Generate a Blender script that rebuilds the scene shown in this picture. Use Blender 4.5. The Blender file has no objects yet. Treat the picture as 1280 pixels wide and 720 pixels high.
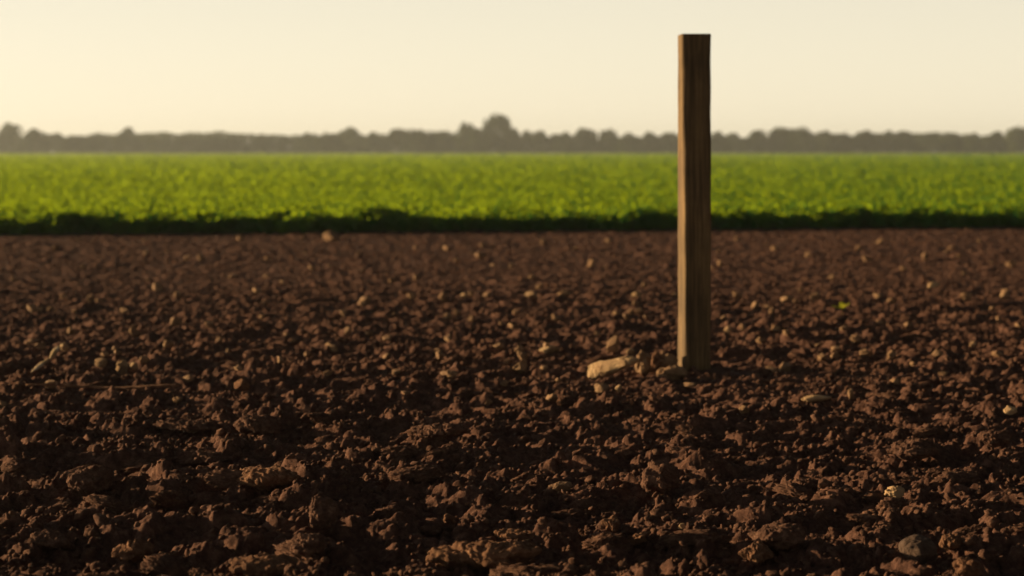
import bpy, math, random
import numpy as np
from mathutils import Vector

R = math.radians
SC = bpy.context.scene
COL = SC.collection

# ------------------------------------------------------------------ camera
CAM_H = 0.78
FPX = 1280 * 70.0 / 36.0            # focal length in pixels of a 1280 wide picture
PITCH = math.atan(170.0 / FPX)
cam_d = bpy.data.cameras.new('camera')
cam = bpy.data.objects.new('camera', cam_d)
COL.objects.link(cam)
cam.location = (0, 0, CAM_H)
cam.rotation_euler = (math.pi / 2 - PITCH, 0, 0)
cam_d.lens = 70
cam_d.sensor_width = 36
cam_d.clip_start = 0.05
cam_d.clip_end = 20000
cam_d.dof.use_dof = True
cam_d.dof.focus_distance = 4.5
cam_d.dof.aperture_fstop = 4.5
SC.camera = cam

# ------------------------------------------------------------------ light
SUN_EL = R(8.5)
SUN_AZ = R(73.0)                    # from +Y (view direction) round towards -X
world = bpy.data.worlds.new('World')
SC.world = world
world.use_nodes = True
wn, wl = world.node_tree.nodes, world.node_tree.links
wn.clear()
w_out = wn.new('ShaderNodeOutputWorld')
w_bg = wn.new('ShaderNodeBackground')
w_sky = wn.new('ShaderNodeTexSky')
w_sky.sky_type = 'NISHITA'
w_sky.sun_disc = False
w_sky.sun_elevation = SUN_EL
w_sky.sun_rotation = -SUN_AZ
w_sky.altitude = 100
w_sky.air_density = 0.8
w_sky.dust_density = 0.8
w_sky.ozone_density = 1.0
w_mul = wn.new('ShaderNodeMix')
w_mul.data_type = 'RGBA'
w_mul.blend_type = 'MULTIPLY'
w_mul.inputs[0].default_value = 1.0
w_mul.inputs[7].default_value = (1.04, 0.93, 0.79, 1)
# evening haze: the colour of the low sky is soft cream; an added dimming overhead weakens the shadow fill
w_des = wn.new('ShaderNodeHueSaturation')
w_des.inputs['Saturation'].default_value = 0.52
wl.new(w_sky.outputs[0], w_des.inputs['Color'])
wl.new(w_des.outputs[0], w_mul.inputs[6])
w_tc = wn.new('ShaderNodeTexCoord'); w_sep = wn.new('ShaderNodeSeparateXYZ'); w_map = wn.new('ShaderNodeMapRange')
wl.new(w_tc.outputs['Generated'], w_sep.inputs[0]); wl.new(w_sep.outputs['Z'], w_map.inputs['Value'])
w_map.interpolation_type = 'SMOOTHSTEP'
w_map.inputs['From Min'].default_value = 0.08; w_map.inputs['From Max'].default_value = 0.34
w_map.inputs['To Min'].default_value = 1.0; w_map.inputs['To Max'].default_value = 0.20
w_veil = wn.new('ShaderNodeValToRGB')            # thin even haze in the low sky
w_veil.color_ramp.elements[0].position = 0.0; w_veil.color_ramp.elements[0].color = (0.97, 0.865, 0.65, 1)
w_veil.color_ramp.elements[1].position = 0.085; w_veil.color_ramp.elements[1].color = (0.81, 0.735, 0.575, 1)
wl.new(w_sep.outputs['Z'], w_veil.inputs[0])
w_vs = wn.new('ShaderNodeVectorMath'); w_vs.operation = 'SCALE'; w_vs.inputs['Scale'].default_value = 4.55
wl.new(w_veil.outputs[0], w_vs.inputs[0])
w_mix = wn.new('ShaderNodeMix'); w_mix.data_type = 'RGBA'; w_mix.inputs[0].default_value = 0.6
wl.new(w_mul.outputs[2], w_mix.inputs[6]); wl.new(w_vs.outputs[0], w_mix.inputs[7])
w_vf = wn.new('ShaderNodeMapRange')                 # the veil hangs low; overhead the sky stays blue
w_vf.inputs['From Min'].default_value = 0.08; w_vf.inputs['From Max'].default_value = 0.40
w_vf.inputs['To Min'].default_value = 0.78; w_vf.inputs['To Max'].default_value = 0.0
wl.new(w_sep.outputs['Z'], w_vf.inputs['Value']); wl.new(w_vf.outputs[0], w_mix.inputs[0])
# added dimming of the sky away from the sun, to darken shaded sides
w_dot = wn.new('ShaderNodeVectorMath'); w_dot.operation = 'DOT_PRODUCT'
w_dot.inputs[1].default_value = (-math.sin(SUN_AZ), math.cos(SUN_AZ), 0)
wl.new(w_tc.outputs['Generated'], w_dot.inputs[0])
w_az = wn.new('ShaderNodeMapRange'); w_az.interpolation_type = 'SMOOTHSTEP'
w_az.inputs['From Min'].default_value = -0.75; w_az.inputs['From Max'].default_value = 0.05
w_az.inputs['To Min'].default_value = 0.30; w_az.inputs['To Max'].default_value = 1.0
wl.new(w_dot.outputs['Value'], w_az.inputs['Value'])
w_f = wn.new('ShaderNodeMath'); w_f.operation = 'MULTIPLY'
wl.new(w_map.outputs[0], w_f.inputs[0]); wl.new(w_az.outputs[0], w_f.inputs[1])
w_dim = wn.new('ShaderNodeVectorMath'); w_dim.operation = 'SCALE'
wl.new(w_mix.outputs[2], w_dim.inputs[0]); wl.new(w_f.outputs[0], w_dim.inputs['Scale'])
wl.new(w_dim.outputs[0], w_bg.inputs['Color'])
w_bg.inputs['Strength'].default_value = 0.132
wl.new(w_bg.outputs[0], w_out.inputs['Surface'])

sun_d = bpy.data.lights.new('sun', 'SUN')
sun_d.energy = 5.0
sun_d.angle = R(0.6)
sun_d.color = (1.0, 0.70, 0.36)
sun = bpy.data.objects.new('sun', sun_d)
COL.objects.link(sun)
sdir = Vector((-math.sin(SUN_AZ) * math.cos(SUN_EL), math.cos(SUN_AZ) * math.cos(SUN_EL), math.sin(SUN_EL)))
sun.rotation_euler = sdir.to_track_quat('Z', 'Y').to_euler()

SC.view_settings.view_transform = 'Standard'
SC.view_settings.look = 'None'
SC.view_settings.gamma = 1
SC.view_settings.use_curve_mapping = False
SC.view_settings.exposure = 0.88

# ------------------------------------------------------------------ noise
def _h(ix, iy, seed):
    ix = ix.astype(np.int64); iy = iy.astype(np.int64)
    v = (ix * 374761393 + iy * 668265263 + seed * 1442695041) & 0xFFFFFFFF
    v = ((v ^ (v >> 13)) * 1274126177) & 0xFFFFFFFF
    v = ((v ^ (v >> 16)) * 2246822519) & 0xFFFFFFFF
    v = v ^ (v >> 15)
    return (v & 0xFFFFFF) / float(0x1000000)

def perlin(x, y, seed=0):
    x0 = np.floor(x); y0 = np.floor(y)
    fx = x - x0; fy = y - y0
    u = fx * fx * fx * (fx * (fx * 6 - 15) + 10)
    v = fy * fy * fy * (fy * (fy * 6 - 15) + 10)
    def g(dx, dy):
        a = _h(x0 + dx, y0 + dy, seed) * 2 * math.pi
        return np.cos(a) * (fx - dx) + np.sin(a) * (fy - dy)
    n0 = g(0, 0) * (1 - u) + g(1, 0) * u
    n1 = g(0, 1) * (1 - u) + g(1, 1) * u
    return (n0 * (1 - v) + n1 * v) * 1.5

def lumps(x, y, cell, seed, dens=0.7, hgt=0.55):
    """height of half buried round lumps, one at most in every cell"""
    X = x / cell; Y = y / cell
    x0 = np.floor(X); y0 = np.floor(Y)
    best = np.zeros_like(X)
    for dx in (-1, 0, 1):
        for dy in (-1, 0, 1):
            cx = x0 + dx; cy = y0 + dy
            jx = cx + 0.15 + 0.7 * _h(cx, cy, seed)
            jy = cy + 0.15 + 0.7 * _h(cx, cy, seed + 1)
            r = 0.28 + 0.50 * _h(cx, cy, seed + 2) ** 2
            on = _h(cx, cy, seed + 3) < dens
            st = 0.65 + 0.9 * _h(cx, cy, seed + 4)
            an = _h(cx, cy, seed + 5) * 3.14159
            ddx = X - jx; ddy = Y - jy
            ca = np.cos(an); sa = np.sin(an)
            ex = (ddx * ca + ddy * sa) * st; ey = (-ddx * sa + ddy * ca)
            q = 1 - (ex * ex + ey * ey) / (r * r)
            hh = np.where(on & (q > 0), r * np.sqrt(np.maximum(q, 0)), 0)
            best = np.maximum(best, hh)
    return best * cell * hgt * 1.6

POST_X, POST_Y = 0.6548, 7.14

def H(x, y):
    x = np.asarray(x, float); y = np.asarray(y, float)
    near = np.clip((7.6 - y) / 3.4, 0, 1)
    z = 0.020 * perlin(x * 0.45, y * 0.6, 3)
    fy = y + 0.10 * perlin(x * 0.8, y * 0.8, 5)
    z = z + (0.010 + 0.010 * near) * np.sin(fy * 2 * math.pi / 0.55) * (0.7 + 0.6 * perlin(x * 0.6, y * 0.6, 8))
    wx = x + 0.022 * perlin(x * 9, y * 9, 11) + 0.008 * perlin(x * 31, y * 31, 12)
    wy = y + 0.022 * perlin(x * 9, y * 9, 13) + 0.008 * perlin(x * 31, y * 31, 14)
    z = z + (0.012 + 0.012 * near) * (1.2 * np.abs(perlin(wx * 3.4, wy * 7.0, 21)) - 0.3)
    z = z + (0.008 + 0.008 * near) * (1.2 * np.abs(perlin(wx * 7.5, wy * 12.5, 22)) - 0.3)
    z = z + lumps(wx, wy, 0.14, 100, 0.16, 0.20)
    z = z + lumps(wx, wy, 0.070, 200, 0.5, 0.34)
    z = z + lumps(wx, wy, 0.034, 300, 0.65, 0.36)
    z = z + 0.007 * np.abs(perlin(wx * 38, wy * 38, 23))
    z = z + 0.0034 * perlin(wx * 90, wy * 90, 24)
    z = z + 0.0020 * perlin(x * 190, y * 190, 25)
    far = np.clip((y - 6.5) / 6.0, 0, 1)
    z = z * (1 - 0.62 * far)
    # trampled a little flatter round the post
    q = np.exp(-(((x - POST_X) / 0.35) ** 2 + ((y - POST_Y) / 0.5) ** 2))
    z = z * (1 - 0.55 * q)
    # a smoother strip of ground beside the post, where the shadow lies
    sx = x - POST_X; sy = y - (POST_Y + 0.05 - 0.29 * sx)
    z = z * (1 - 0.6 * np.exp(-(sy / 0.13) ** 2) * np.clip(sx / 0.15, 0, 1) * np.clip((2.2 - sx), 0, 1))
    rp = np.hypot(x - POST_X, (y - POST_Y - 0.05))
    z = z + 0.013 * np.exp(-((rp - 0.10) / 0.055) ** 2) * (1 + 1.2 * perlin(x * 14, y * 14, 31))
    return z - 0.016

def ray(px, py):
    """unit direction of the line of sight through a pixel of the 1280x720 photograph"""
    cx = (px - 640) / FPX; cy = (360 - py) / FPX
    d = Vector((cx, math.cos(PITCH) + cy * math.sin(PITCH), -math.sin(PITCH) + cy * math.cos(PITCH)))
    return d

def at(px, py):
    """ground point seen at a pixel (first hit with the soil)"""
    d = ray(px, py)
    t0 = (0.08 - CAM_H) / d.z
    t1 = (-0.06 - CAM_H) / d.z
    t = np.linspace(t0, t1, 500)
    x = d.x * t; y = d.y * t; z = CAM_H + d.z * t
    hh = H(x, y)
    k = np.argmax(z < hh)
    return Vector((x[k], y[k], hh[k])), (d.y * t)[k]

# ------------------------------------------------------------------ helpers
def mesh_np(name, verts, faces, smooth=True):
    """faces: (n,k) int array, k = 3 or 4"""
    me = bpy.data.meshes.new(name)
    verts = np.ascontiguousarray(verts, dtype=np.float32)
    faces = np.ascontiguousarray(faces, dtype=np.int32)
    n, k = faces.shape
    me.vertices.add(len(verts)); me.vertices.foreach_set('co', verts.ravel())
    me.loops.add(n * k); me.loops.foreach_set('vertex_index', faces.ravel())
    me.polygons.add(n)
    me.polygons.foreach_set('loop_start', np.arange(0, n * k, k, dtype=np.int32))
    me.polygons.foreach_set('loop_total', np.full(n, k, dtype=np.int32))
    if smooth:
        me.polygons.foreach_set('use_smooth', np.ones(n, dtype=bool))
    me.update(calc_edges=True)
    me.validate()
    return me

def link(name, me, mat=None, parent=None):
    o = bpy.data.objects.new(name, me)
    COL.objects.link(o)
    if mat and me and not me.materials:
        me.materials.append(mat)
    if parent: o.parent = parent
    return o

def tag(o, label=None, cat=None, group=None, kind=None):
    if label: o['label'] = label
    if cat: o['category'] = cat
    if group: o['group'] = group
    if kind: o['kind'] = kind
    return o

def grid_faces(nr, nc):
    i = np.arange(nr - 1)[:, None] * nc + np.arange(nc - 1)[None, :]
    return np.stack([i, i + 1, i + nc + 1, i + nc], -1).reshape(-1, 4)

def icosphere(sub):
    t = (1 + 5 ** .5) / 2
    v = [(-1, t, 0), (1, t, 0), (-1, -t, 0), (1, -t, 0), (0, -1, t), (0, 1, t), (0, -1, -t), (0, 1, -t), (t, 0, -1), (t, 0, 1), (-t, 0, -1), (-t, 0, 1)]
    f = [(0, 11, 5), (0, 5, 1), (0, 1, 7), (0, 7, 10), (0, 10, 11), (1, 5, 9), (5, 11, 4), (11, 10, 2), (10, 7, 6), (7, 1, 8),
         (3, 9, 4), (3, 4, 2), (3, 2, 6), (3, 6, 8), (3, 8, 9), (4, 9, 5), (2, 4, 11), (6, 2, 10), (8, 6, 7), (9, 8, 1)]
    v = [Vector(a).normalized() for a in v]
    for _ in range(sub):
        cache = {}; nf = []
        def mid(a, b):
            k = (min(a, b), max(a, b))
            if k not in cache:
                v.append(((v[a] + v[b]) / 2).normalized()); cache[k] = len(v) - 1
            return cache[k]
        for a, b, c in f:
            ab, bc, ca = mid(a, b), mid(b, c), mid(c, a)
            nf += [(a, ab, ca), (b, bc, ab), (c, ca, bc), (ab, bc, ca)]
        f = nf
    return np.array([tuple(a) for a in v]), np.array(f)

def n3(p, s, seed):
    """cheap 3d noise out of three 2d slices"""
    return (perlin(p[:, 0] * s + 7.3, p[:, 1] * s + p[:, 2] * s * 0.61, seed) + perlin(p[:, 1] * s - 3.1, p[:, 2] * s + p[:, 0] * s * 0.57, seed + 1)
            + perlin(p[:, 2] * s + 1.7, p[:, 0] * s - p[:, 1] * s * 0.53, seed + 2)) / 1.8

ICO = {k: icosphere(k) for k in (1, 2, 3, 4, 5)}

def clod_shape(sub, seed, rough=0.30, crumb=0.12, flat=0.7, facets=0):
    v, f = ICO[sub]
    rs = np.random.RandomState(seed)
    p = v.copy()
    r = 1 + rough * n3(p, 1.3, seed * 7 + 1) + rough * 0.55 * np.abs(n3(p, 2.9, seed * 7 + 4)) * 1.3
    if sub > 1:
        r = r + crumb * np.abs(n3(p, 5.5, seed * 7 + 9)) * 1.5
    if sub > 2:
        r = r + crumb * 0.6 * np.abs(n3(p, 11.5, seed * 7 + 11)) * 1.5
    if sub > 3:
        r = r + crumb * 0.35 * n3(p, 24, seed * 7 + 15)
    p = v * r[:, None]
    for _ in range(facets):                       # broken flat faces, as on a stone
        n = rs.normal(size=3); n /= np.linalg.norm(n)
        c = rs.uniform(0.55, 0.9)
        d = p @ n
        over = np.maximum(d - c, 0)
        p = p - over[:, None] * n[None, :] * 0.9
    p[:, 2] *= flat
    p /= np.abs(p[:, :2]).max()
    return p, f

# ------------------------------------------------------------------ materials
def new_mat(name):
    m = bpy.data.materials.new(name); m.use_nodes = True
    nt = m.node_tree
    b = nt.nodes['Principled BSDF']
    return m, nt, b

def ramp(nt, fac, stops):
    r = nt.nodes.new('ShaderNodeValToRGB')
    els = r.color_ramp.elements
    while len(els) < len(stops): els.new(0.5)
    for e, (p, c) in zip(els, stops):
        e.position = p; e.color = (*c, 1)
    nt.links.new(fac, r.inputs[0])
    return r.outputs[0]

def noise(nt, scale, detail=4, rough=0.6, vec=None, w=None):
    n = nt.nodes.new('ShaderNodeTexNoise')
    n.inputs['Scale'].default_value = scale
    n.inputs['Detail'].default_value = detail
    n.inputs['Roughness'].default_value = rough
    if vec: nt.links.new(vec, n.inputs['Vector'])
    return n.outputs['Fac']

def mixc(nt, fac, a, b, mode='MIX'):
    m = nt.nodes.new('ShaderNodeMix'); m.data_type = 'RGBA'; m.blend_type = mode
    if isinstance(fac, float): m.inputs[0].default_value = fac
    else: nt.links.new(fac, m.inputs[0])
    for i, c in ((6, a), (7, b)):
        if isinstance(c, tuple): m.inputs[i].default_value = (*c, 1)
        else: nt.links.new(c, m.inputs[i])
    return m.outputs[2]

def coords(nt, world=True):
    if world:
        g = nt.nodes.new('ShaderNodeNewGeometry'); return g.outputs['Position']
    t = nt.nodes.new('ShaderNodeTexCoord'); return t.outputs['Object']

def bump(nt, b, h, dist, strength=1.0):
    bp = nt.nodes.new('ShaderNodeBump')
    bp.inputs['Distance'].default_value = dist
    bp.inputs['Strength'].default_value = strength
    nt.links.new(h, bp.inputs['Height'])
    nt.links.new(bp.outputs[0], b.inputs['Normal'])

def earth_mat(name, dark, mid, light, scl=1.0, tint=0.0):
    m, nt, b = new_mat(name)
    P = coords(nt)
    big = noise(nt, 1.3 * scl, 3, 0.55, P)
    fine = noise(nt, 46 * scl, 5, 0.7, P)
    c1 = ramp(nt, fine, [(0.30, dark), (0.52, mid), (0.74, light)])
    c2 = mixc(nt, big, (0.72, 0.70, 0.72), (1.25, 1.22, 1.12))
    c = mixc(nt, 1.0, c1, c2, 'MULTIPLY')
    oi = nt.nodes.new('ShaderNodeObjectInfo')
    nt.links.new(c, b.inputs['Base Color'])
    b.inputs['Roughness'].default_value = 0.95
    b.inputs['Specular IOR Level'].default_value = 0.08
    bump(nt, b, noise(nt, 130, 7, 0.75, P), 0.007, 0.9)
    return m

M_SOIL = earth_mat('soil', (0.050, 0.0260, 0.0205), (0.117, 0.061, 0.047), (0.230, 0.129, 0.094))
M_CLOD = earth_mat('clod_earth', (0.050, 0.0265, 0.021), (0.116, 0.063, 0.047), (0.232, 0.134, 0.094))
M_TAN = earth_mat('dry_clod', (0.085, 0.043, 0.028), (0.175, 0.094, 0.060), (0.31, 0.178, 0.110))

def stone_mat(name, a, b_, c_):
    m, nt, b = new_mat(name)
    P = coords(nt)
    col = ramp(nt, noise(nt, 24, 6, 0.65, P), [(0.32, a), (0.5, b_), (0.68, c_)])
    dirt = ramp(nt, noise(nt, 38, 5, 0.7, P), [(0.58, (0, 0, 0)), (0.74, (0.7, 0.7, 0.7))])
    col = mixc(nt, dirt, col, (0.07, 0.037, 0.022))
    nt.links.new(col, b.inputs['Base Color'])
    b.inputs['Roughness'].default_value = 0.85
    b.inputs['Specular IOR Level'].default_value = 0.25
    bump(nt, b, noise(nt, 110, 6, 0.72, P), 0.005, 0.9)
    return m
M_STONE = stone_mat('tan_stone', (0.14, 0.078, 0.043), (0.24, 0.142, 0.078), (0.35, 0.22, 0.122))
M_PALE = stone_mat('pale_stone', (0.25, 0.155, 0.083), (0.38, 0.25, 0.138), (0.50, 0.35, 0.20))
M_GREY = stone_mat('grey_stone', (0.052, 0.030, 0.021), (0.085, 0.052, 0.038), (0.125, 0.080, 0.058))

def straw_mat():
    m, nt, b = new_mat('dry_straw')
    P = coords(nt, False)
    mp = nt.nodes.new('ShaderNodeMapping'); mp.inputs['Scale'].default_value = (3, 60, 60)
    nt.links.new(P, mp.inputs[0])
    col = ramp(nt, noise(nt, 6, 4, 0.6, mp.outputs[0]), [(0.3, (0.20, 0.12, 0.05)), (0.7, (0.42, 0.29, 0.13))])
    nt.links.new(col, b.inputs['Base Color'])
    b.inputs['Roughness'].default_value = 0.7
    return m
M_STRAW = straw_mat()

def wood_mat():
    m, nt, b = new_mat('weathered_wood')
    P = coords(nt, False)
    mp = nt.nodes.new('ShaderNodeMapping'); mp.inputs['Scale'].default_value = (1, 1, 0.045)
    nt.links.new(P, mp.inputs[0])
    g1 = noise(nt, 95, 6, 0.65, mp.outputs[0])
    g2 = noise(nt, 22, 4, 0.6, mp.outputs[0])
    blot = noise(nt, 6, 4, 0.6, P)
    c = ramp(nt, g1, [(0.28, (0.054, 0.035, 0.019)), (0.5, (0.145, 0.097, 0.050)), (0.75, (0.25, 0.172, 0.088))])
    c = mixc(nt, 1.0, c, ramp(nt, g2, [(0.3, (0.6, 0.56, 0.52)), (0.7, (1.25, 1.2, 1.1))]), 'MULTIPLY')
    c = mixc(nt, 1.0, c, ramp(nt, blot, [(0.35, (0.75, 0.74, 0.74)), (0.65, (1.2, 1.18, 1.1))]), 'MULTIPLY')
    nt.links.new(c, b.inputs['Base Color'])
    b.inputs['Roughness'].default_value = 0.8
    b.inputs['Specular IOR Level'].default_value = 0.3
    bump(nt, b, g1, 0.004, 0.8)
    return m
M_WOOD = wood_mat()

def leaf_mat(name, lo, hi, tlo, thi, scale, trans=0.5):
    m = bpy.data.materials.new(name); m.use_nodes = True
    nt = m.node_tree; nt.nodes.clear()
    out = nt.nodes.new('ShaderNodeOutputMaterial')
    P = coords(nt)
    n = noise(nt, scale, 3, 0.6, P)
    d = nt.nodes.new('ShaderNodeBsdfDiffuse'); t = nt.nodes.new('ShaderNodeBsdfTranslucent')
    col = ramp(nt, n, [(0.35, lo), (0.65, hi)])
    if name == 'tree_leaf':                       # each tree its own tone
        oi = nt.nodes.new('ShaderNodeObjectInfo')
        col = mixc(nt, 1.0, col, ramp(nt, oi.outputs['Random'], [(0.0, (0.5, 0.55, 0.6)), (1.0, (2.2, 2.0, 1.5))]), 'MULTIPLY')
    nt.links.new(col, d.inputs[0])
    nt.links.new(ramp(nt, n, [(0.35, tlo), (0.65, thi)]), t.inputs[0])
    mx = nt.nodes.new('ShaderNodeMixShader'); mx.inputs[0].default_value = trans
    nt.links.new(d.outputs[0], mx.inputs[1]); nt.links.new(t.outputs[0], mx.inputs[2])
    nt.links.new(mx.outputs[0], out.inputs[0])
    return m
M_CROP = leaf_mat('crop_leaf', (0.010, 0.095, 0.028), (0.018, 0.125, 0.034), (0.305, 0.435, 0.010), (0.37, 0.505, 0.012), 1.2, 0.5)
M_TREE = leaf_mat('tree_leaf', (0.018, 0.030, 0.016), (0.040, 0.056, 0.024), (0.03, 0.05, 0.02), (0.06, 0.08, 0.03), 0.25, 0.25)
M_SPROUT = leaf_mat('sprout_leaf', (0.14, 0.17, 0.02), (0.20, 0.22, 0.03), (0.38, 0.42, 0.03), (0.5, 0.5, 0.05), 40, 0.5)

def bark_mat():
    m, nt, b = new_mat('bark')
    nt.links.new(ramp(nt, noise(nt, 3, 4, 0.6, coords(nt)), [(0.3, (0.05, 0.035, 0.025)), (0.7, (0.10, 0.075, 0.05))]), b.inputs['Base Color'])
    b.inputs['Roughness'].default_value = 0.9
    return m
M_BARK = bark_mat()

# ------------------------------------------------------------------ ground
def build_ground():
    # wide sheet to the horizon, a little below the tilled surface
    S = 690.0
    xs = np.array([-S, -300, -80, 80, 300, S]); ys = np.array([-60, 0, 60, 300, 700, 1150])
    X, Y = np.meshgrid(xs, ys)
    v = np.stack([X, Y, np.full_like(X, -0.10)], -1).reshape(-1, 3)
    g = link('ground', mesh_np('ground', v, grid_faces(len(ys), len(xs)), False), M_SOIL)
    tag(g, kind='structure')
    # tilled soil in front, real relief
    nr, nc = 2100, 1450
    d = np.exp(np.linspace(math.log(2.0), math.log(25), nr))
    u = np.linspace(-0.40, 0.40, nc)
    Xs = u[None, :] * (d[:, None] + 0.6)
    Ys = np.repeat(d[:, None], nc, 1)
    Z = H(Xs.ravel(), Ys.ravel())
    v = np.stack([Xs.ravel(), Ys.ravel(), Z], -1)
    s = link('tilled_soil', mesh_np('tilled_soil', v, grid_faces(nr, nc)), M_SOIL)
    tag(s, kind='structure')
build_ground()

# ------------------------------------------------------------------ crumbs too many to count
def scatter_crumbs():
    rs = np.random.RandomState(5)
    shapes1 = [clod_shape(1, 40 + k, 0.35, 0.15, 0.8) for k in range(8)]
    shapes2 = [clod_shape(2, 60 + k, 0.32, 0.22, 0.8) for k in range(8)]
    V = []; F = []; off = 0
    for shapes, N, smin, smax in ((shapes1, 75000, 0.0028, 0.0085), (shapes2, 9000, 0.007, 0.018)):
        dd = np.exp(math.log(2.8) + math.log(20 / 2.8) * rs.uniform(0, 1, N) ** 1.25)
        uu = rs.uniform(-0.32, 0.32, N)
        xx = uu * (dd + 0.4)
        keep = perlin(xx * 2.2, dd * 1.4, 77) + rs.uniform(-0.5, 0.5, N) > -0.15
        xx = xx[keep]; dd = dd[keep]
        zz = H(xx, dd)
        sz = smin + (smax - smin) * rs.uniform(0, 1, len(xx)) ** 2.2
        sz = sz * (1 + np.clip(dd - 6, 0, 14) * 0.02)
        which = rs.randint(0, 8, len(xx))
        for k in range(8):
            p, f = shapes[k]
            ii = np.where(which == k)[0]
            n = len(ii)
            a = rs.uniform(0, 2 * math.pi, n); ca = np.cos(a)[:, None]; sa = np.sin(a)[:, None]
            tx = rs.uniform(-0.6, 0.6, n)[:, None]
            st = rs.uniform(0.7, 1.35, n)[:, None]
            px = p[None, :, 0] * st; py = np.broadcast_to(p[None, :, 1], px.shape); pz = p[None, :, 2] + tx * p[None, :, 0]
            s = sz[ii][:, None]
            X = (px * ca - py * sa) * s + xx[ii][:, None]
            Y = (px * sa + py * ca) * s + dd[ii][:, None]
            Z = pz * s + (zz[ii] + sz[ii] * 0.28)[:, None]
            V.append(np.stack([X, Y, Z], -1).reshape(-1, 3))
            F.append((f[None] + (np.arange(n) * len(p))[:, None, None] + off).reshape(-1, 3))
            off += n * len(p)
    me = mesh_np('soil_crumbs', np.concatenate(V), np.concatenate(F))
    tag(link('soil_crumbs', me, M_CLOD), 'loose dark brown crumbs of earth covering the tilled ground', 'soil crumbs', kind='stuff')
scatter_crumbs()

# ------------------------------------------------------------------ clods and stones
_cnt = [1000]
def lump(name, px, py, w, h=None, mat=M_STONE, label=None, cat='stone', group=None, sub=3, facets=5, rough=0.25, crumb=0.06,
         yaw=None, tilt=0.0, sink=0.35, depth=1.0, mesh=None, box=False):
    """a stone or clod whose foot shows at (px,py), w and h pixels big in the photograph"""
    _cnt[0] += 1
    rs = random.Random(_cnt[0])
    P, dist = at(px, py)
    mpp = math.hypot(dist, CAM_H) / FPX
    hw = w * mpp / 2
    h = h or w * 0.62
    hh = h * mpp / 2
    if mesh is None:
        dims = np.array([hw, hw * depth, hh / (1 - sink * 0.6)])
        if facets:
            p, f = clod_shape(sub, _cnt[0], rough, crumb, 1.0, facets)
            if box:                               # broken slab with flat faces and worn edges
                v, f = ICO[5]
                e = np.sign(v) * np.abs(v) ** 0.5
                e /= np.abs(e).max(0)
                p = e * (1 + 0.16 * n3(v, 1.1, 31) + 0.08 * n3(v, 2.6, 37))[:, None]
                p[:, 2] *= 1 - 0.25 * p[:, 0]
                p = p / np.abs(p).max(0) * dims
                nv = v / dims; nv /= np.linalg.norm(nv, axis=1)[:, None]
                p = p + nv * (0.006 * n3(p + 2, 22, 61) + 0.004 * np.abs(n3(p + 2, 50, 63)) + 0.0022 * n3(p + 2, 120, 67))[:, None]
            p = p / np.abs(p).max(0) * dims
        else:                                     # crumbly earth: relief in real millimetres, not stretched with the clod
            v, f = ICO[sub]; sd = _cnt[0] * 5
            p = v * (1 + rough * n3(v, 1.4, sd))[:, None] * dims
            q = p + 3.7
            dsp = 0.22 * dims.min() * n3(q, 0.9 / dims.min(), sd + 3) + 0.0075 * np.abs(n3(q, 45, sd + 5)) * 1.5 + 0.004 * np.abs(n3(q, 105, sd + 8)) * 1.5 + 0.0016 * n3(q, 230, sd + 12)
            nv = v / dims; nv /= np.linalg.norm(nv, axis=1)[:, None]
            p = p + nv * dsp[:, None]
            p = p / np.abs(p).max(0) * dims
        if tilt:
            c, s = math.cos(tilt), math.sin(tilt)
            p = np.stack([p[:, 0] * c - p[:, 2] * s, p[:, 1], p[:, 0] * s + p[:, 2] * c], -1)
        mesh = mesh_np(name, p, f)
    o = link(name, mesh, mat)
    o.location = (P.x, P.y + hw * depth * 0.3, P.z + hh * (1 - sink))
    o.rotation_euler = (0, 0, yaw if yaw is not None else rs.uniform(-0.3, 0.3))
    tag(o, label, cat, group)
    return o

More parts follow.
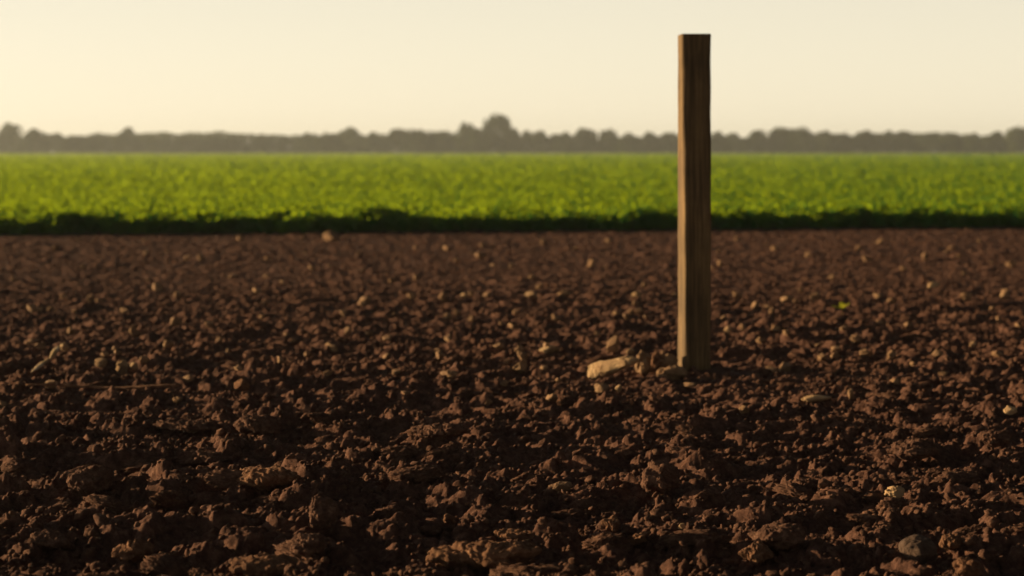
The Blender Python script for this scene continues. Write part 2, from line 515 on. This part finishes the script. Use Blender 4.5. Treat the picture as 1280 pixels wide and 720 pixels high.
# stones the photograph shows one by one: px, py, width, height, brightness (2 pale, 1 tan), label
STONES = [
 (414, 303, 20, 13, 1, 'large round pale stone at the foot of the green crop, left of the centre'),
 (299, 301, 11, 8, 1, 'small pinkish stone at the crop edge, left of the larger round stone'),
 (600, 324, 14, 8, 1, 'pale yellow stone in the far soil, nearest the crop in the middle of the field'),
 (765, 472, 76, 24, 2, 'long flat pale stone slab lying tilted in the soil left of the wooden post'),
 (766, 440, 15, 21, 1, 'upright rounded stone standing behind the flat pale slab left of the post'),
 (788, 446, 10, 9, 2, 'small pale pebble behind the right end of the flat slab'),
 (804, 468, 21, 27, 1, 'upright tan stone between the flat slab and the wooden post'),
 (820, 466, 19, 24, 0, 'dull brown upright stone between the two tan stones at the post'),
 (832, 461, 32, 23, 1, 'pale knobbly stone touching the left side of the wooden post foot'),
 (840, 474, 40, 18, 1, 'rough tan stone lying at the front corner of the wooden post'),
 (862, 484, 16, 6, 1, 'small yellowish chip in the soil just in front of the wooden post'),
 (752, 492, 18, 12, 1, 'tan rough stone below the flat slab, left of a tiny pale pebble'),
 (773, 493, 8, 11, 2, 'tiny bright pebble below the flat slab by the post'),
 (685, 443, 20, 9, 2, 'flat bright stone left of the flat slab, about its own length away'),
 (797, 374, 13, 9, 2, 'bright stone left of the post at mid height, the nearest to it there'),
 (665, 374, 16, 9, 2, 'bright oval stone in the middle of the field between the post and the centre'),
 (706, 371, 16, 7, 1, 'flat tan stone right of the bright oval stone in the middle'),
 (580, 376, 9, 9, 2, 'small bright pebble right of a tan stone near the centre'),
 (625, 439, 17, 9, 1, 'yellowish flat stone just left of the middle, at the height of the post foot'),
 (126, 462, 13, 12, 2, 'bright round pebble at the left, between the straw piece and the triangular stone'),
 (153, 470, 15, 17, 2, 'bright triangular stone at the left above the long root'),
 (167, 465, 9, 10, 2, 'small bright pebble touching the right of the triangular stone'),
 (180, 453, 13, 8, 1, 'small tan stone up to the right of the triangular stone'),
 (81, 442, 11, 13, 2, 'bright pebble above the upper end of the bent straw piece at the left'),
 (62, 486, 18, 12, 1, 'dull tan stone just above the left end of the long root'),
 (1167, 364, 15, 10, 2, 'bright orange-tan stone casting a black shadow at the far right of the soil'),
 (1209, 376, 14, 9, 1, 'tan stone right of the bright orange-tan stone'),
 (1265, 334, 13, 9, 1, 'pale stone at the right edge, high up near the crop'),
 (1156, 326, 9, 12, 1, 'upright pale stone near the crop on the right'),
 (1018, 376, 17, 8, 1, 'slanting long tan stone left of the green seedling'),
 (910, 418, 10, 9, 2, 'small bright pebble close to the right side of the post'),
 (1216, 436, 10, 9, 2, 'small bright pebble at the right casting a black shadow'),
 (1021, 503, 40, 9, 2, 'long thin pale stone flake lying right of the post in the dark soil'),
 (1064, 501, 9, 14, 1, 'small upright tan stone right of the long thin flake'),
 (1262, 524, 17, 14, 2, 'bright orange stone at the right edge above the dark foreground'),
 (1120, 626, 25, 16, 2, 'pale angular broken stone in the right foreground'),
 (1149, 700, 50, 33, 3, 'smooth rounded grey stone in the lower right foreground'),
 (852, 666, 9, 10, 2, 'tiny pale pebble in the lower middle foreground'),
 (568, 538, 9, 7, 2, 'tiny pale pebble on top of the wide clod left of centre'),
 (702, 612, 34, 9, 1, 'flat pale stone lying alone in the middle foreground'),
 (302, 490, 19, 15, 0, 'dull brown rounded stone right of the long root'),
 (235, 478, 14, 8, 1, 'tan stone up and left of the dull brown rounded stone'),
]
PLAIN = [(234,326,9),(183,319,8),(252,326,10),(291,348,12),(333,347,8),(197,364,14),(186,352,9),(223,373,10),(112,378,12),(124,378,9),(18,352,9),(81,373,9),
 (39,391,14),(64,389,11),(93,391,8),(156,391,11),(331,382,9),(328,399,8),(218,407,14),(261,408,10),(168,412,7),(168,420,12),(40,429,12),(144,440,9),
 (284,442,9),(274,428,8),(383,446,9),(366,429,8),(321,367,12),(222,503,12),(3,510,10),(679,306,8),(559,313,10),(450,320,9),(489,353,9),(521,350,9),
 (665,349,9),(675,361,9),(515,373,12),(555,376,12),(455,381,16),(492,395,7),(806,359,8),(694,401,12),(808,398,9),(770,394,8),(460,420,12),(484,427,13),
 (635,455,9),(747,420,8),(561,474,20),(652,466,20),(628,484,13),(699,478,11),(507,496,10),(611,506,9),(689,503,14),(969,313,9),(1085,327,12),(1130,338,9),
 (1098,373,10),(921,373,13),(984,380,15),(966,392,9),(929,413,9),(971,415,13),(1021,434,11),(1070,430,13),(1135,410,11),(1083,446,16),(1248,403,9),
 (1240,388,8),(1045,450,12),(981,465,20),(931,518,12),(1100,305,10),(1010,322,9),(1190,312,8),(70,312,8),(520,312,7),(740,330,9),(900,333,9),(390,338,9),
 (430,395,10),(350,455,12),(410,470,11),(1180,470,12),(1120,480,11),(560,428,10),(590,402,9),(1040,350,8),(720,312,7)]
for (px, py, w, h, br, lab) in STONES:
    mat = {0: M_TAN, 1: M_STONE, 2: M_PALE, 3: M_GREY}[br]
    kw = dict(rough=0.42, crumb=0.14, facets=5, sub=4)
    if 798 < px < 850 and 450 < py < 475: kw = dict(facets=0, rough=0.35, sub=4)
    if w < 30: w *= 1.15; h *= 1.15; kw['sink'] = 0.15 if br != 2 else -0.15
    if w > 60: kw = dict(tilt=0.30, depth=0.34, yaw=-0.62, sub=4, facets=7, sink=-0.15, box=True)
    if lab.startswith('smooth'): kw = dict(facets=1, rough=0.12, crumb=0.0, sub=4, depth=0.9)
    if lab.startswith('long thin'): kw = dict(depth=0.4, tilt=0.10, sink=0.0, yaw=0.05)
    if lab.startswith('slanting'): kw = dict(depth=0.5, tilt=0.45)
    lump('stone', px, py, w, h, mat, lab, 'stone', 'pale stones scattered in the soil', **kw)
_r = random.Random(77)
for _k in range(95):
    _y = 296 + 175 * _r.random() ** 0.9
    _x = _r.uniform(0, 1280)
    if not 725 < _x < 900 or _y < 420: PLAIN.append((_x, _y, _r.uniform(6, 11) * (0.7 + (_y - 290) / 250)))
for i, (px, py, w) in enumerate(PLAIN):
    rr = random.Random(900 + i)
    side = 'right of the wooden post' if px > 868 else ('between the post and the left third' if px > 430 else 'on the left of the field')
    lump('stone', px, py, w * 1.15, w * rr.uniform(0.5, 1.0), M_STONE, 'small plain tan stone in the brown soil ' + side, 'stone',
         'pale stones scattered in the soil', sub=3, rough=0.5, crumb=0.2, facets=6, sink=0.25)

CLODS = [   # px, py(foot), w, h, tan?, label
 (325, 618, 100, 30, 1, 'long orange-brown clod with a hollow under its lit crest in the left foreground', dict(depth=0.45, tilt=0.12, yaw=-0.5, sink=-0.05)),
 (600, 716, 150, 34, 1, 'long low slab of earth with a black shadow behind it at the bottom middle', dict(depth=0.35, tilt=0.05, yaw=-0.35, sink=0.05)),
 (645, 676, 62, 11, 1, 'flat thin crust of earth above the long slab at the bottom middle', dict(depth=0.6)),
 (655, 690, 32, 12, 1, 'small yellowish clod between the thin crust and the long slab', {}),
 (249, 584, 84, 18, 0, 'smooth brown flattened clod up and left of the orange-brown clod', dict(depth=0.6)),
 (548, 552, 78, 20, 0, 'wide flat clod with a dark hollow under it left of centre', dict(depth=0.5, yaw=-0.4, tilt=0.08, sink=0.0)),
 (235, 542, 80, 14, 0, 'long flat reddish crust in the left soil below the root', dict(depth=0.6)),
 (322, 546, 60, 22, 0, 'rounded brown clod right of the flat reddish crust', {}),
 (110, 625, 50, 36, 0, 'big dark clod sloping to the left in the left foreground', {}),
 (168, 705, 48, 26, 1, 'orange-brown clod near the bottom left corner', {}),
 (330, 722, 84, 22, 1, 'low tan clod cut by the bottom edge left of centre', {}),
 (386, 700, 52, 30, 0, 'rounded dark clod right of the low tan clod at the bottom', {}),
 (403, 662, 42, 36, 0, 'tall lumpy dark clod in the left foreground above two others', {}),
 (826, 618, 48, 36, 0, 'crumbly reddish mound of earth right of centre in the foreground', {}),
 (790, 686, 50, 14, 1, 'narrow slanting lit clod right of the long slab', dict(depth=0.5, tilt=0.45)),
 (766, 668, 24, 20, 1, 'small orange clod just above the narrow slanting clod', {}),
 (561, 658, 16, 14, 1, 'small pale round clod above the left end of the long slab', {}),
 (1145, 578, 62, 24, 0, 'wide lumpy clod in the right soil above the pale broken stone', {}),
 (1008, 616, 38, 16, 0, 'smooth oval brown clod left of the pale broken stone', {}),
 (1190, 690, 34, 18, 1, 'orange-brown clod up and right of the smooth grey stone', {}),
 (1211, 722, 34, 22, 1, 'bright orange clod cut by the bottom edge near the right corner', {}),
 (947, 706, 40, 24, 1, 'rough orange clod at the bottom right of centre', {}),
 (1245, 560, 40, 20, 0, 'dark ragged clod by the right edge below the bright orange stone', {}),
 (975, 690, 70, 30, 0, 'broad dark mound right of the rough orange clod', {}),
 (60, 690, 60, 22, 0, 'low dark clod in the bottom left corner', {}),
]
for (px, py, w, h, tn, lab, kw) in CLODS:
    a = dict(sub=5, facets=0, rough=0.34, crumb=0.20, sink=0.08, yaw=-0.35); a.update(kw)
    h *= 1.2; w *= 1.1
    lump('clod', px, py, w, h, M_TAN if tn else M_CLOD, lab, 'clod', 'clods of earth on the tilled ground', **a)

# the many ordinary clods: eight shapes copied about
cl_mesh = []
for k in range(10):
    p, f = clod_shape(4, 300 + k, 0.36, 0.22, 0.62)
    me = mesh_np('clod', p, f); me.materials.append(M_CLOD); cl_mesh.append(me)
rs = random.Random(12)
n = 0
while n < 235:
    d = math.exp(rs.uniform(math.log(3.2), math.log(9.5)))
    x = rs.uniform(-0.29, 0.29) * d
    s = rs.choice((0.014, 0.018, 0.023, 0.03, 0.042, 0.05))
    if abs(x - POST_X) < 0.14 and abs(d - POST_Y) < 0.5: continue
    z = float(H(np.array([x]), np.array([d]))[0])
    o = link('clod', cl_mesh[n % 10])
    o.location = (x, d, z + s * 0.12)
    o.scale = (s * rs.uniform(1.0, 1.9), s * rs.uniform(0.75, 1.0), s * rs.uniform(0.75, 1.0))
    o.rotation_euler = (rs.uniform(-0.3, 0.3), rs.uniform(-0.3, 0.3), rs.gauss(0, 0.5) + rs.choice((0, math.pi)))
    tag(o, 'ordinary dark brown clod lying among crumbs of earth' + (' in the sharp foreground' if d < 6 else ' in the softer soil around the post'), 'clod', 'clods of earth on the tilled ground')
    n += 1

# ------------------------------------------------------------------ straw, root, seedling
def tube(name, pts, rad, mat, seg=7, flat=1.0):
    pts = [Vector(p) for p in pts]
    V = []; F = []
    for i, p in enumerate(pts):
        t = (pts[min(i + 1, len(pts) - 1)] - pts[max(i - 1, 0)]).normalized()
        a = t.cross(Vector((0, 0, 1))).normalized(); b = a.cross(t)
        r = rad[i] if isinstance(rad, (list, tuple)) else rad
        for k in range(seg):
            th = 2 * math.pi * k / seg
            V.append(p + a * math.cos(th) * r + b * math.sin(th) * r * flat)
    for i in range(len(pts) - 1):
        for k in range(seg):
            F.append((i * seg + k, i * seg + (k + 1) % seg, (i + 1) * seg + (k + 1) % seg, (i + 1) * seg + k))
    me = bpy.data.meshes.new(name)
    n0 = len(V)
    F.append(tuple(range(seg))[::-1]); F.append(tuple(range(n0 - seg, n0)))
    me.from_pydata([tuple(v) for v in V], [], F)
    for p in me.polygons: p.use_smooth = True
    me.materials.append(mat)
    o = bpy.data.objects.new(name, me); COL.objects.link(o)
    return o

def ground_curve(pix, lift):
    A = []
    ends = [at(*p)[0] for p in pix]
    for i in range(len(ends) - 1):
        for k in range(8):
            A.append(ends[i].lerp(ends[i + 1], k / 8))
    A.append(ends[-1])
    rr = random.Random(len(A))
    return [Vector((a.x, a.y, max(a.z, 0) + lift + rr.uniform(-.0015, .0015))) for a in A]

# long root: straight in the world, lying across the crests
e0, e1 = at(42, 493)[0], at(218, 493)[0]
pts = []
rr = random.Random(4)
dmean = (e0.y + e1.y) / 2
for k in range(40):
    t = k / 39
    x = e0.x + (e1.x - e0.x) * t
    pts.append((x, dmean + 0.02 * math.sin(t * 5), 0.028 + 0.006 * math.sin(t * 7 + 1) + rr.uniform(-.001, .001)))
root = tube('root', pts, [0.0065 + 0.003 * math.sin(min(1, k / 10) * 1.5) + 0.0012 * math.sin(k * 1.3) for k in range(40)], M_TAN, flat=0.5)
tag(root, 'long thin dry root lying straight across the soil at the left', 'root')
a = tube('straw', ground_curve([(40, 472), (52, 462), (62, 455)], 0.018), [0.010 - 0.006 * abs(k / 8 - 1) ** 2 for k in range(17)], M_STRAW, flat=0.5)
tag(a, 'short pale piece of straw, lower of the two bent pieces at the left', 'straw', 'pieces of straw on the soil')
a = tube('straw', ground_curve([(63, 456), (69, 446), (73, 440)], 0.020), [0.011 - 0.007 * abs(k / 8 - 1) ** 2 for k in range(17)], M_STRAW, flat=0.5)
tag(a, 'short pale piece of straw, upper of the two bent pieces at the left', 'straw', 'pieces of straw on the soil')

def seedling():
    P, d = at(1053, 394)
    root = bpy.data.objects.new('seedling', None); COL.objects.link(root); root.location = P
    root.empty_display_size = 0.05
    tag(root, 'tiny yellow-green seedling growing alone in the brown soil right of the post', 'seedling')
    st = tube('stem', [(0, 0, -0.01), (0.002, 0, 0.02), (0.0, 0.0, 0.03)], [0.003, 0.0025, 0.002], M_SPROUT, 6)
    st.parent = root
    for k, (yaw, L, Wd, up) in enumerate(((-0.2, 0.046, 0.040, 0.8), (3.0, 0.054, 0.040, 0.35), (1.6, 0.04, 0.03, 1.1), (-1.5, 0.034, 0.034, 1.0))):
        V = []; F = []; nu = 8
        for i in range(nu + 1):
            t = i / nu
            w = Wd * math.sin(math.pi * min(1, t * 0.9 + 0.05)) ** 0.7
            for j in (-1, 0, 1):
                V.append((L * t * math.cos(up), j * w / 2, L * t * math.sin(up) + abs(j) * 0.004 - 0.006 * t * t))
        for i in range(nu):
            for j in range(2):
                q = i * 3 + j; F.append((q, q + 1, q + 4, q + 3))
        me = bpy.data.meshes.new('leaf'); me.from_pydata(V, [], F); me.materials.append(M_SPROUT)
        for p in me.polygons: p.use_smooth = True
        o = bpy.data.objects.new('leaf', me); COL.objects.link(o); o.parent = root
        o.location = (0, 0, 0.028); o.rotation_euler = (0, 0, yaw)
seedling()

# ------------------------------------------------------------------ the post
def build_post():
    Wd = 36.3 / FPX * math.hypot(POST_Y, CAM_H)
    top = 1.199; bot = -0.25
    nz = 190; ns = 11
    # rounded square profile
    prof = []
    hw = Wd / 2; br = 0.011
    for (cx, cy, a0) in ((1, -1, -90), (1, 1, 0), (-1, 1, 90), (-1, -1, 180)):
        for k in range(5):
            th = R(a0 + 90 * k / 4)
            prof.append((cx * (hw - br) + br * math.cos(th), cy * (hw - br) + br * math.sin(th)))
        # straight run to the next corner
        nx, ny = {(1, -1): (1, 1), (1, 1): (-1, 1), (-1, 1): (-1, -1), (-1, -1): (1, -1)}[(cx, cy)]
        th = R(a0 + 90)
        p0 = (cx * (hw - br) + br * math.cos(th), cy * (hw - br) + br * math.sin(th))
        p1 = (nx * (hw - br) + br * math.cos(th), ny * (hw - br) + br * math.sin(th))
        for k in range(1, ns):
            t = k / ns
            prof.append((p0[0] + (p1[0] - p0[0]) * t, p0[1] + (p1[1] - p0[1]) * t))
    prof = np.array(prof); m = len(prof)
    zs = np.linspace(bot, top, nz)
    V = []
    per = np.arange(m)
    for z in zs:
        t = (z - bot) / (top - bot)
        yaw = R(12.5) - R(8.5) * t ** 1.2              # slight twist of the timber
        ca, sa = math.cos(yaw), math.sin(yaw)
        s = 0.925 + 0.075 * t + 0.006 * math.sin(z * 3.1)
        rr = np.hypot(prof[:, 0], prof[:, 1])
        grain = 0.0011 * perlin(per * 0.55, np.full(m, z * 1.6), 401) + 0.0009 * perlin(per * 1.3 + 5, np.full(m, z * 5.0), 402)
        crack = -0.004 * np.exp(-((per - 40 - 1.2 * math.sin(z * 4)) / 0.6) ** 2) * max(0, math.sin(z * 2.6)) - 0.003 * np.exp(-((per - 9 - 1.5 * math.sin(z * 3)) / 0.6) ** 2) * max(0, math.sin(z * 3.5 + 1))
        wear = 0.0022 * perlin(per * 0.3 + 3, np.full(m, z * 7.0), 403) * (rr > hw * 1.2)
        k = s + (grain + crack + wear) / rr
        # worn corner near the top
        x = prof[:, 0] * k; y = prof[:, 1] * k
        # bow
        bx = 0.002 * math.sin(t * 3.1) - 0.001
        V.append(np.stack([x * ca - y * sa + bx, x * sa + y * ca, np.full(m, z)], -1))
    # saw cut top, very slightly uneven
    ring = V[-1].copy()
    ring2 = ring.copy(); ring2[:, :2] *= 0.965; ring2[:, 2] += 0.0018
    V[-1][:, 2] += 0
    V.append(ring2)
    nr = len(V)
    V = np.concatenate(V + [np.array([[0, 0, top + 0.003]])])
    F = []
    for i in range(nr - 1):
        for k in range(m):
            F.append((i * m + k, i * m + (k + 1) % m, (i + 1) * m + (k + 1) % m, (i + 1) * m + k))
    c = len(V) - 1
    for k in range(m):
        F.append(((nr - 1) * m + k, (nr - 1) * m + (k + 1) % m, c))
    me = bpy.data.meshes.new('wooden_post')
    me.from_pydata([tuple(v) for v in V], [], F); me.validate()
    me.materials.append(M_WOOD)
    for p in me.polygons: p.use_smooth = len(p.vertices) == 4
    o = bpy.data.objects.new('wooden_post', me); COL.objects.link(o)
    o.location = (POST_X + 0.006, POST_Y + Wd / 2, 0)
    o.rotation_euler = (0, R(-0.28), 0)
    tag(o, 'weathered square wooden post standing upright alone in the tilled soil', 'post')
build_post()

# ------------------------------------------------------------------ crop
EDGE_L, EDGE_R = 18.9, 20.9           # distance of the crop edge at the left and right side of the picture
def edge_y(x): return 19.9 + x * (EDGE_R - EDGE_L) / 10.2
def crop_top(x, y):
    inside = np.clip((y - edge_y(np.clip(x, -8, 8)) - 1.0) / 5.0, 0, 1)
    return 0.140 + (0.015 - 0.003 * inside) * perlin(x * 2.3, y * 2.3, 501) + (0.020 - 0.013 * inside) * perlin(x * 5.1, y * 5.1, 502) + inside * 0.05 * perlin(x * 0.05, y * 0.22, 503) + inside * 0.045 * perlin(x * 0.12, y * 0.6, 504) + (0.006 + 0.012 * inside) * np.sin(y * 2 * math.pi / 0.7) + lumps(x, y, 0.42, 520, 0.8, 0.18) * (1 - 0.85 * inside)

def quads(P, size, nrm_up, rs, asp=1.5):
    n = len(P)
    a = rs.uniform(0, 2 * math.pi, n)
    tz = rs.normal(0, 1, n) * (1 - nrm_up)
    t = np.stack([np.cos(a), np.sin(a), tz * 1.3 + 0.2], -1); t /= np.linalg.norm(t, axis=1)[:, None]
    b = rs.normal(size=(n, 3)); b = b - (b * t).sum(1)[:, None] * t; b /= np.linalg.norm(b, axis=1)[:, None]
    s = size[:, None]
    nn = np.cross(t, b)
    A = P - t * s * asp * 0.5; C = P + t * s * asp * 0.5
    B = P + b * s * 0.5 + nn * s * 0.12; D = P - b * s * 0.5 + nn * s * 0.12
    V = np.stack([A, B, C, D], 1).reshape(-1, 3)
    F = np.arange(n * 4).reshape(-1, 4)
    return V, F

def build_crop():
    rs = np.random.RandomState(8)
    # canopy underlay: dark, bumpy sheet below the leaf tops with a closed front
    nr, nc = 420, 420
    d = np.exp(np.linspace(0, math.log(640 / 19.0), nr)) * 1.0
    u = np.linspace(-0.48, 0.48, nc)
    X = u[None, :] * 19.9 * d[:, None] * 1.0
    Y = edge_y(X / d[:, None]) * d[:, None] + 0.22
    Z = crop_top(X, Y) - 0.075
    Zf = Z[0].copy()
    Xr = np.concatenate([X[:1], X]); Yr = np.concatenate([Y[:1] + 0.0, Y]); Zr = np.concatenate([np.full((1, nc), -0.12), Z])
    v = np.stack([Xr, Yr, Zr], -1).reshape(-1, 3)
    V = [v]; F = [grid_faces(nr + 1, nc)]
    off = len(v)
    # leaves
    def add(P, size, up):
        nonlocal off
        q, f = quads(P, size, up, rs)
        V.append(q); F.append(f + off); off += len(q)
    N = 1000000
    dd = np.exp(rs.uniform(0, math.log(620 / 19.0), N)) 
    k = rs.uniform(0, 1, N) < np.where(dd < 2.2, 1.0, 0.8)
    dd = dd[k]
    uu = rs.uniform(-0.40, 0.40, len(dd))
    X = uu * 19.9 * dd
    Y = edge_y(X / dd) * dd + rs.uniform(0, 0.15, len(dd))
    dist = Y
    size = np.maximum(0.028, dist * 0.0010) * rs.uniform(0.7, 1.3, len(dd))
    Z = crop_top(X, Y) - rs.uniform(0, 1, len(dd)) ** 1.5 * 0.06
    add(np.stack([X, Y, Z], -1), size, 0.35)
    # front wall of leaves at the edge of the field
    N = 44000
    X = rs.uniform(-8.5, 8.5, N)
    back = rs.uniform(0, 1, N) ** 1.3 * 0.55
    Y = edge_y(X) + back + 0.14 * perlin(X * 2.1, back * 3, 511) + 0.08 * perlin(X * 6.1, back * 3, 512)
    T = crop_top(X, Y)
    Z = T * rs.uniform(0.0, 1.0, N) ** 0.8
    lean = (1 - np.exp(-back * 9)) * 0.35 + 0.65
    Z = Z * lean
    add(np.stack([X, Y - 0.06, Z], -1), rs.uniform(0.025, 0.05, N), 0.35)
    me = mesh_np('crop_field', np.concatenate(V), np.concatenate(F), False)
    tag(link('crop_field', me, M_CROP), 'dense low bright green leafy crop covering the field behind the tilled soil', 'crop', kind='stuff')
build_crop()

# ------------------------------------------------------------------ trees on the horizon
def crown_mesh(seed, dome=False, n=2400, lobes=9):
    """leaf clumps inside several lobes, unit half width, height 0..1"""
    rs = np.random.RandomState(seed)
    P = []
    for k in range(lobes + 9):
        a = rs.uniform(0, 2 * math.pi); t = rs.uniform(0, 1)
        if k < 5: c = np.array([0.62 * math.cos(k * 1.26 + a * 0.1), 0.62 * math.sin(k * 1.26 + a * 0.1), rs.uniform(0.14, 0.28)]); r = rs.uniform(0.30, 0.40)
        elif k < 9:
            c = np.array([0.42 * math.cos(k * 1.57 + a * 0.1), 0.42 * math.sin(k * 1.57 + a * 0.1), rs.uniform(0.38, 0.48)]); r = rs.uniform(0.32, 0.42)
        else:     # upper lobes sit inside a dome
            rad = rs.uniform(0.0, 0.62); c = np.array([rad * math.cos(a), rad * math.sin(a), 0.38 + 0.42 * math.sqrt(1 - rad * rad) * rs.uniform(0.55, 1.0)]); r = rs.uniform(0.20, 0.34)
        m = n // (lobes + 9)
        q = rs.normal(size=(m, 3)); q /= np.linalg.norm(q, axis=1)[:, None]
        q *= (r * rs.uniform(0.35, 1.0, m) ** 0.4)[:, None]
        q[:, 2] *= 0.62
        P.append(c + q)
    if dome:                                      # one broad round head on a wide skirt
        q = rs.normal(size=(2600, 3)); q /= np.linalg.norm(q, axis=1)[:, None]
        q *= (rs.uniform(0.2, 1.0, 2600) ** 0.4)[:, None] * (1 + 0.24 * n3(q, 2.6, seed))[:, None]
        P = P[:5] + [q * np.array([0.70, 0.70, 0.44]) + np.array([0, 0, 0.56])]
    P = np.concatenate(P)
    V, F = quads(P, rs.uniform(0.05, 0.11, len(P)), 0.2, rs, 1.2)
    V[:, 2] = np.clip(V[:, 2], 0.02, None)
    V[:, 2] /= V[:, 2].max()
    return mesh_np('crown', V, F, False)
def trunk_mesh(seed):
    rr = random.Random(seed)
    V = []; F = []
    def limb(p, q, r0, r1, seg=7, n=5):
        base = len(V); p = Vector(p); q = Vector(q)
        for i in range(n):
            t = i / (n - 1); c = p.lerp(q, t) + Vector((rr.uniform(-.01, .01), rr.uniform(-.01, .01), 0)); r = r0 + (r1 - r0) * t
            for k in range(seg):
                a = 2 * math.pi * k / seg; V.append((c.x + r * math.cos(a), c.y + r * math.sin(a), c.z))
        for i in range(n - 1):
            for k in range(seg):
                F.append((base + i * seg + k, base + i * seg + (k + 1) % seg, base + (i + 1) * seg + (k + 1) % seg, base + (i + 1) * seg + k))
    limb((0, 0, -0.02), (0.02, 0, 0.7), 0.07, 0.03)
    for k in range(5):
        a = k * 1.3 + rr.uniform(-.3, .3); z = rr.uniform(0.25, 0.45)
        limb((0.01, 0, z), (0.45 * math.cos(a), 0.4 * math.sin(a), z + rr.uniform(0.2, 0.35)), 0.03, 0.01)
    me = bpy.data.meshes.new('trunk'); me.from_pydata(V, [], F); me.materials.append(M_BARK)
    return me
crowns = [crown_mesh(700 + k, k in (6, 3)) for k in range(8)]
for c in crowns: c.materials.append(M_TREE)
trunks = [trunk_mesh(720 + k) for k in range(4)]

TD = 560.0
def tree(px, topy, wpx, k, label, dist=TD):
    mpp = dist / FPX
    t = bpy.data.objects.new('tree', None); COL.objects.link(t)
    t.location = ((px - 640) * mpp, dist, -0.1)
    h = (190 - topy) * mpp + CAM_H + 0.1
    w = wpx * mpp / 2
    c = link('crown', crowns[k % 8], None, t); c.scale = (w, w, h); c.rotation_euler = (0, 0, (k * 1.7) % 6.28)
    s = link('trunk', trunks[k % 4], None, t); s.scale = (w * 0.6, w * 0.6, h)
    tag(t, label, 'tree', 'trees in the hazy line along the horizon')
TREES = [
 (6, 152, 40, 'tall hazy tree at the left end of the tree line'),
 (46, 160, 34, 'second tree from the left end of the tree line, rounded top'),
 (71, 165, 28, 'low third tree from the left of the tree line'),
 (96, 168, 34, None), (125, 165, 34, None),
 (160, 158, 32, 'pointed tree standing out above the left part of the tree line'),
 (180, 167, 26, None), (205, 169, 34, None), (235, 168, 36, None), (266, 169, 36, None), (296, 169, 32, None),
 (328, 166, 28, 'small rounded tree left of a gap in the left part of the tree line'),
 (355, 168, 18, None), (388, 165, 36, None), (412, 164, 32, None),
 (441, 158, 38, 'broad rounded tree, highest between the pointed tree and the tallest one'),
 (470, 164, 26, None), (494, 160, 36, 'rounded tree some places left of the small peak beside the tallest tree'),
 (528, 160, 36, None), (552, 162, 34, None),
 (580, 151, 26, 'slim tree with small peak just left of the tallest tree'),
 (597, 158, 26, None),
 (622, 139, 40, 'tallest tree of the horizon line with a big round dark crown'),
 (648, 160, 26, 'lower tree just right of the tallest tree'),
 (680, 162, 38, None), (706, 164, 26, None), (728, 159, 32, 'rounded tree midway between the tallest tree and the post'),
 (760, 160, 28, 'round-topped tree left of the post'), (785, 165, 30, None), (812, 164, 32, None), (836, 163, 28, None),
 (862, 164, 30, 'tree of the horizon line hidden partly behind the wooden post'),
 (896, 163, 28, 'tree just right of the wooden post'), (918, 165, 24, None), (941, 161, 30, None),
 (976, 157, 38, 'broad high tree right of the post, left one of a pair'), (1002, 157, 36, 'broad high tree right of the post, right one of a pair'),
 (1028, 162, 28, None), (1052, 164, 28, None), (1078, 162, 34, None), (1104, 162, 32, None), (1132, 163, 34, None),
 (1160, 164, 32, None), (1188, 164, 32, None), (1216, 165, 32, None), (1242, 163, 28, None),
 (1272, 156, 38, 'higher tree at the right end of the tree line, cut by the frame'),
]
ORD = [t + u for t in ('', 'twenty-', 'thirty-', 'forty-') for u in ('first second third fourth fifth sixth seventh eighth ninth tenth eleventh twelfth thirteenth fourteenth fifteenth sixteenth seventeenth eighteenth nineteenth'.split() + ['twentieth'] if t == '' else 'first second third fourth fifth sixth seventh eighth ninth'.split() + [{'twenty-': 'thirtieth', 'thirty-': 'fortieth', 'forty-': 'fiftieth'}[t]])]
ORD = [o.split('-')[-1] if o.endswith(('thirtieth', 'fortieth', 'fiftieth')) else o for o in ORD]
for i, (px, ty, w, lab) in enumerate(TREES):
    if lab is None:
        lab = 'low hazy tree of the far tree line, %s from its left end' % ORD[i]
    tree(px, ty, w * 1.4, i, lab, TD + random.Random(i).uniform(-20, 16))

def wood():
    """unbroken thicket behind the separate trees"""
    rs = np.random.RandomState(3)
    N = 60000
    X = rs.uniform(-330, 330, N); Y = TD + 22 + rs.uniform(0, 22, N)
    top = 5.5 + 0.7 * perlin(X / 6, Y / 60, 611) + 1.3 * perlin(X / 24, Y / 90, 612)
    Z = top * rs.uniform(0, 1, N) ** 0.7
    V, F = quads(np.stack([X, Y, Z], -1), rs.uniform(0.5, 1.1, N), 0.2, rs, 1.2)
    tag(link('thicket', mesh_np('thicket', V, F, False), M_TREE), 'unbroken low dark thicket filling the gaps along the far tree line', 'thicket', kind='stuff')
wood()

# ------------------------------------------------------------------ haze
def haze():
    x0, x1, y0, y1, z0, z1 = -700, 700, -70, 1160, -1.2, 14.0
    V = [(x, y, z) for z in (z0, z1) for y in (y0, y1) for x in (x0, x1)]
    F = [(0, 2, 3, 1), (4, 5, 7, 6), (0, 1, 5, 4), (2, 6, 7, 3), (0, 4, 6, 2), (1, 3, 7, 5)]
    me = bpy.data.meshes.new('haze'); me.from_pydata(V, [], F)
    m = bpy.data.materials.new('haze'); m.use_nodes = True
    nt = m.node_tree; nt.nodes.clear()
    out = nt.nodes.new('ShaderNodeOutputMaterial'); v = nt.nodes.new('ShaderNodeVolumePrincipled')
    v.inputs['Color'].default_value = (0.82, 0.93, 1.0, 1)
    v.inputs['Density'].default_value = 0.00045
    v.inputs['Anisotropy'].default_value = 0.3
    nt.links.new(v.outputs[0], out.inputs['Volume'])
    me.materials.append(m)
    o = bpy.data.objects.new('haze', me); COL.objects.link(o)
    tag(o, kind='stuff')
haze()
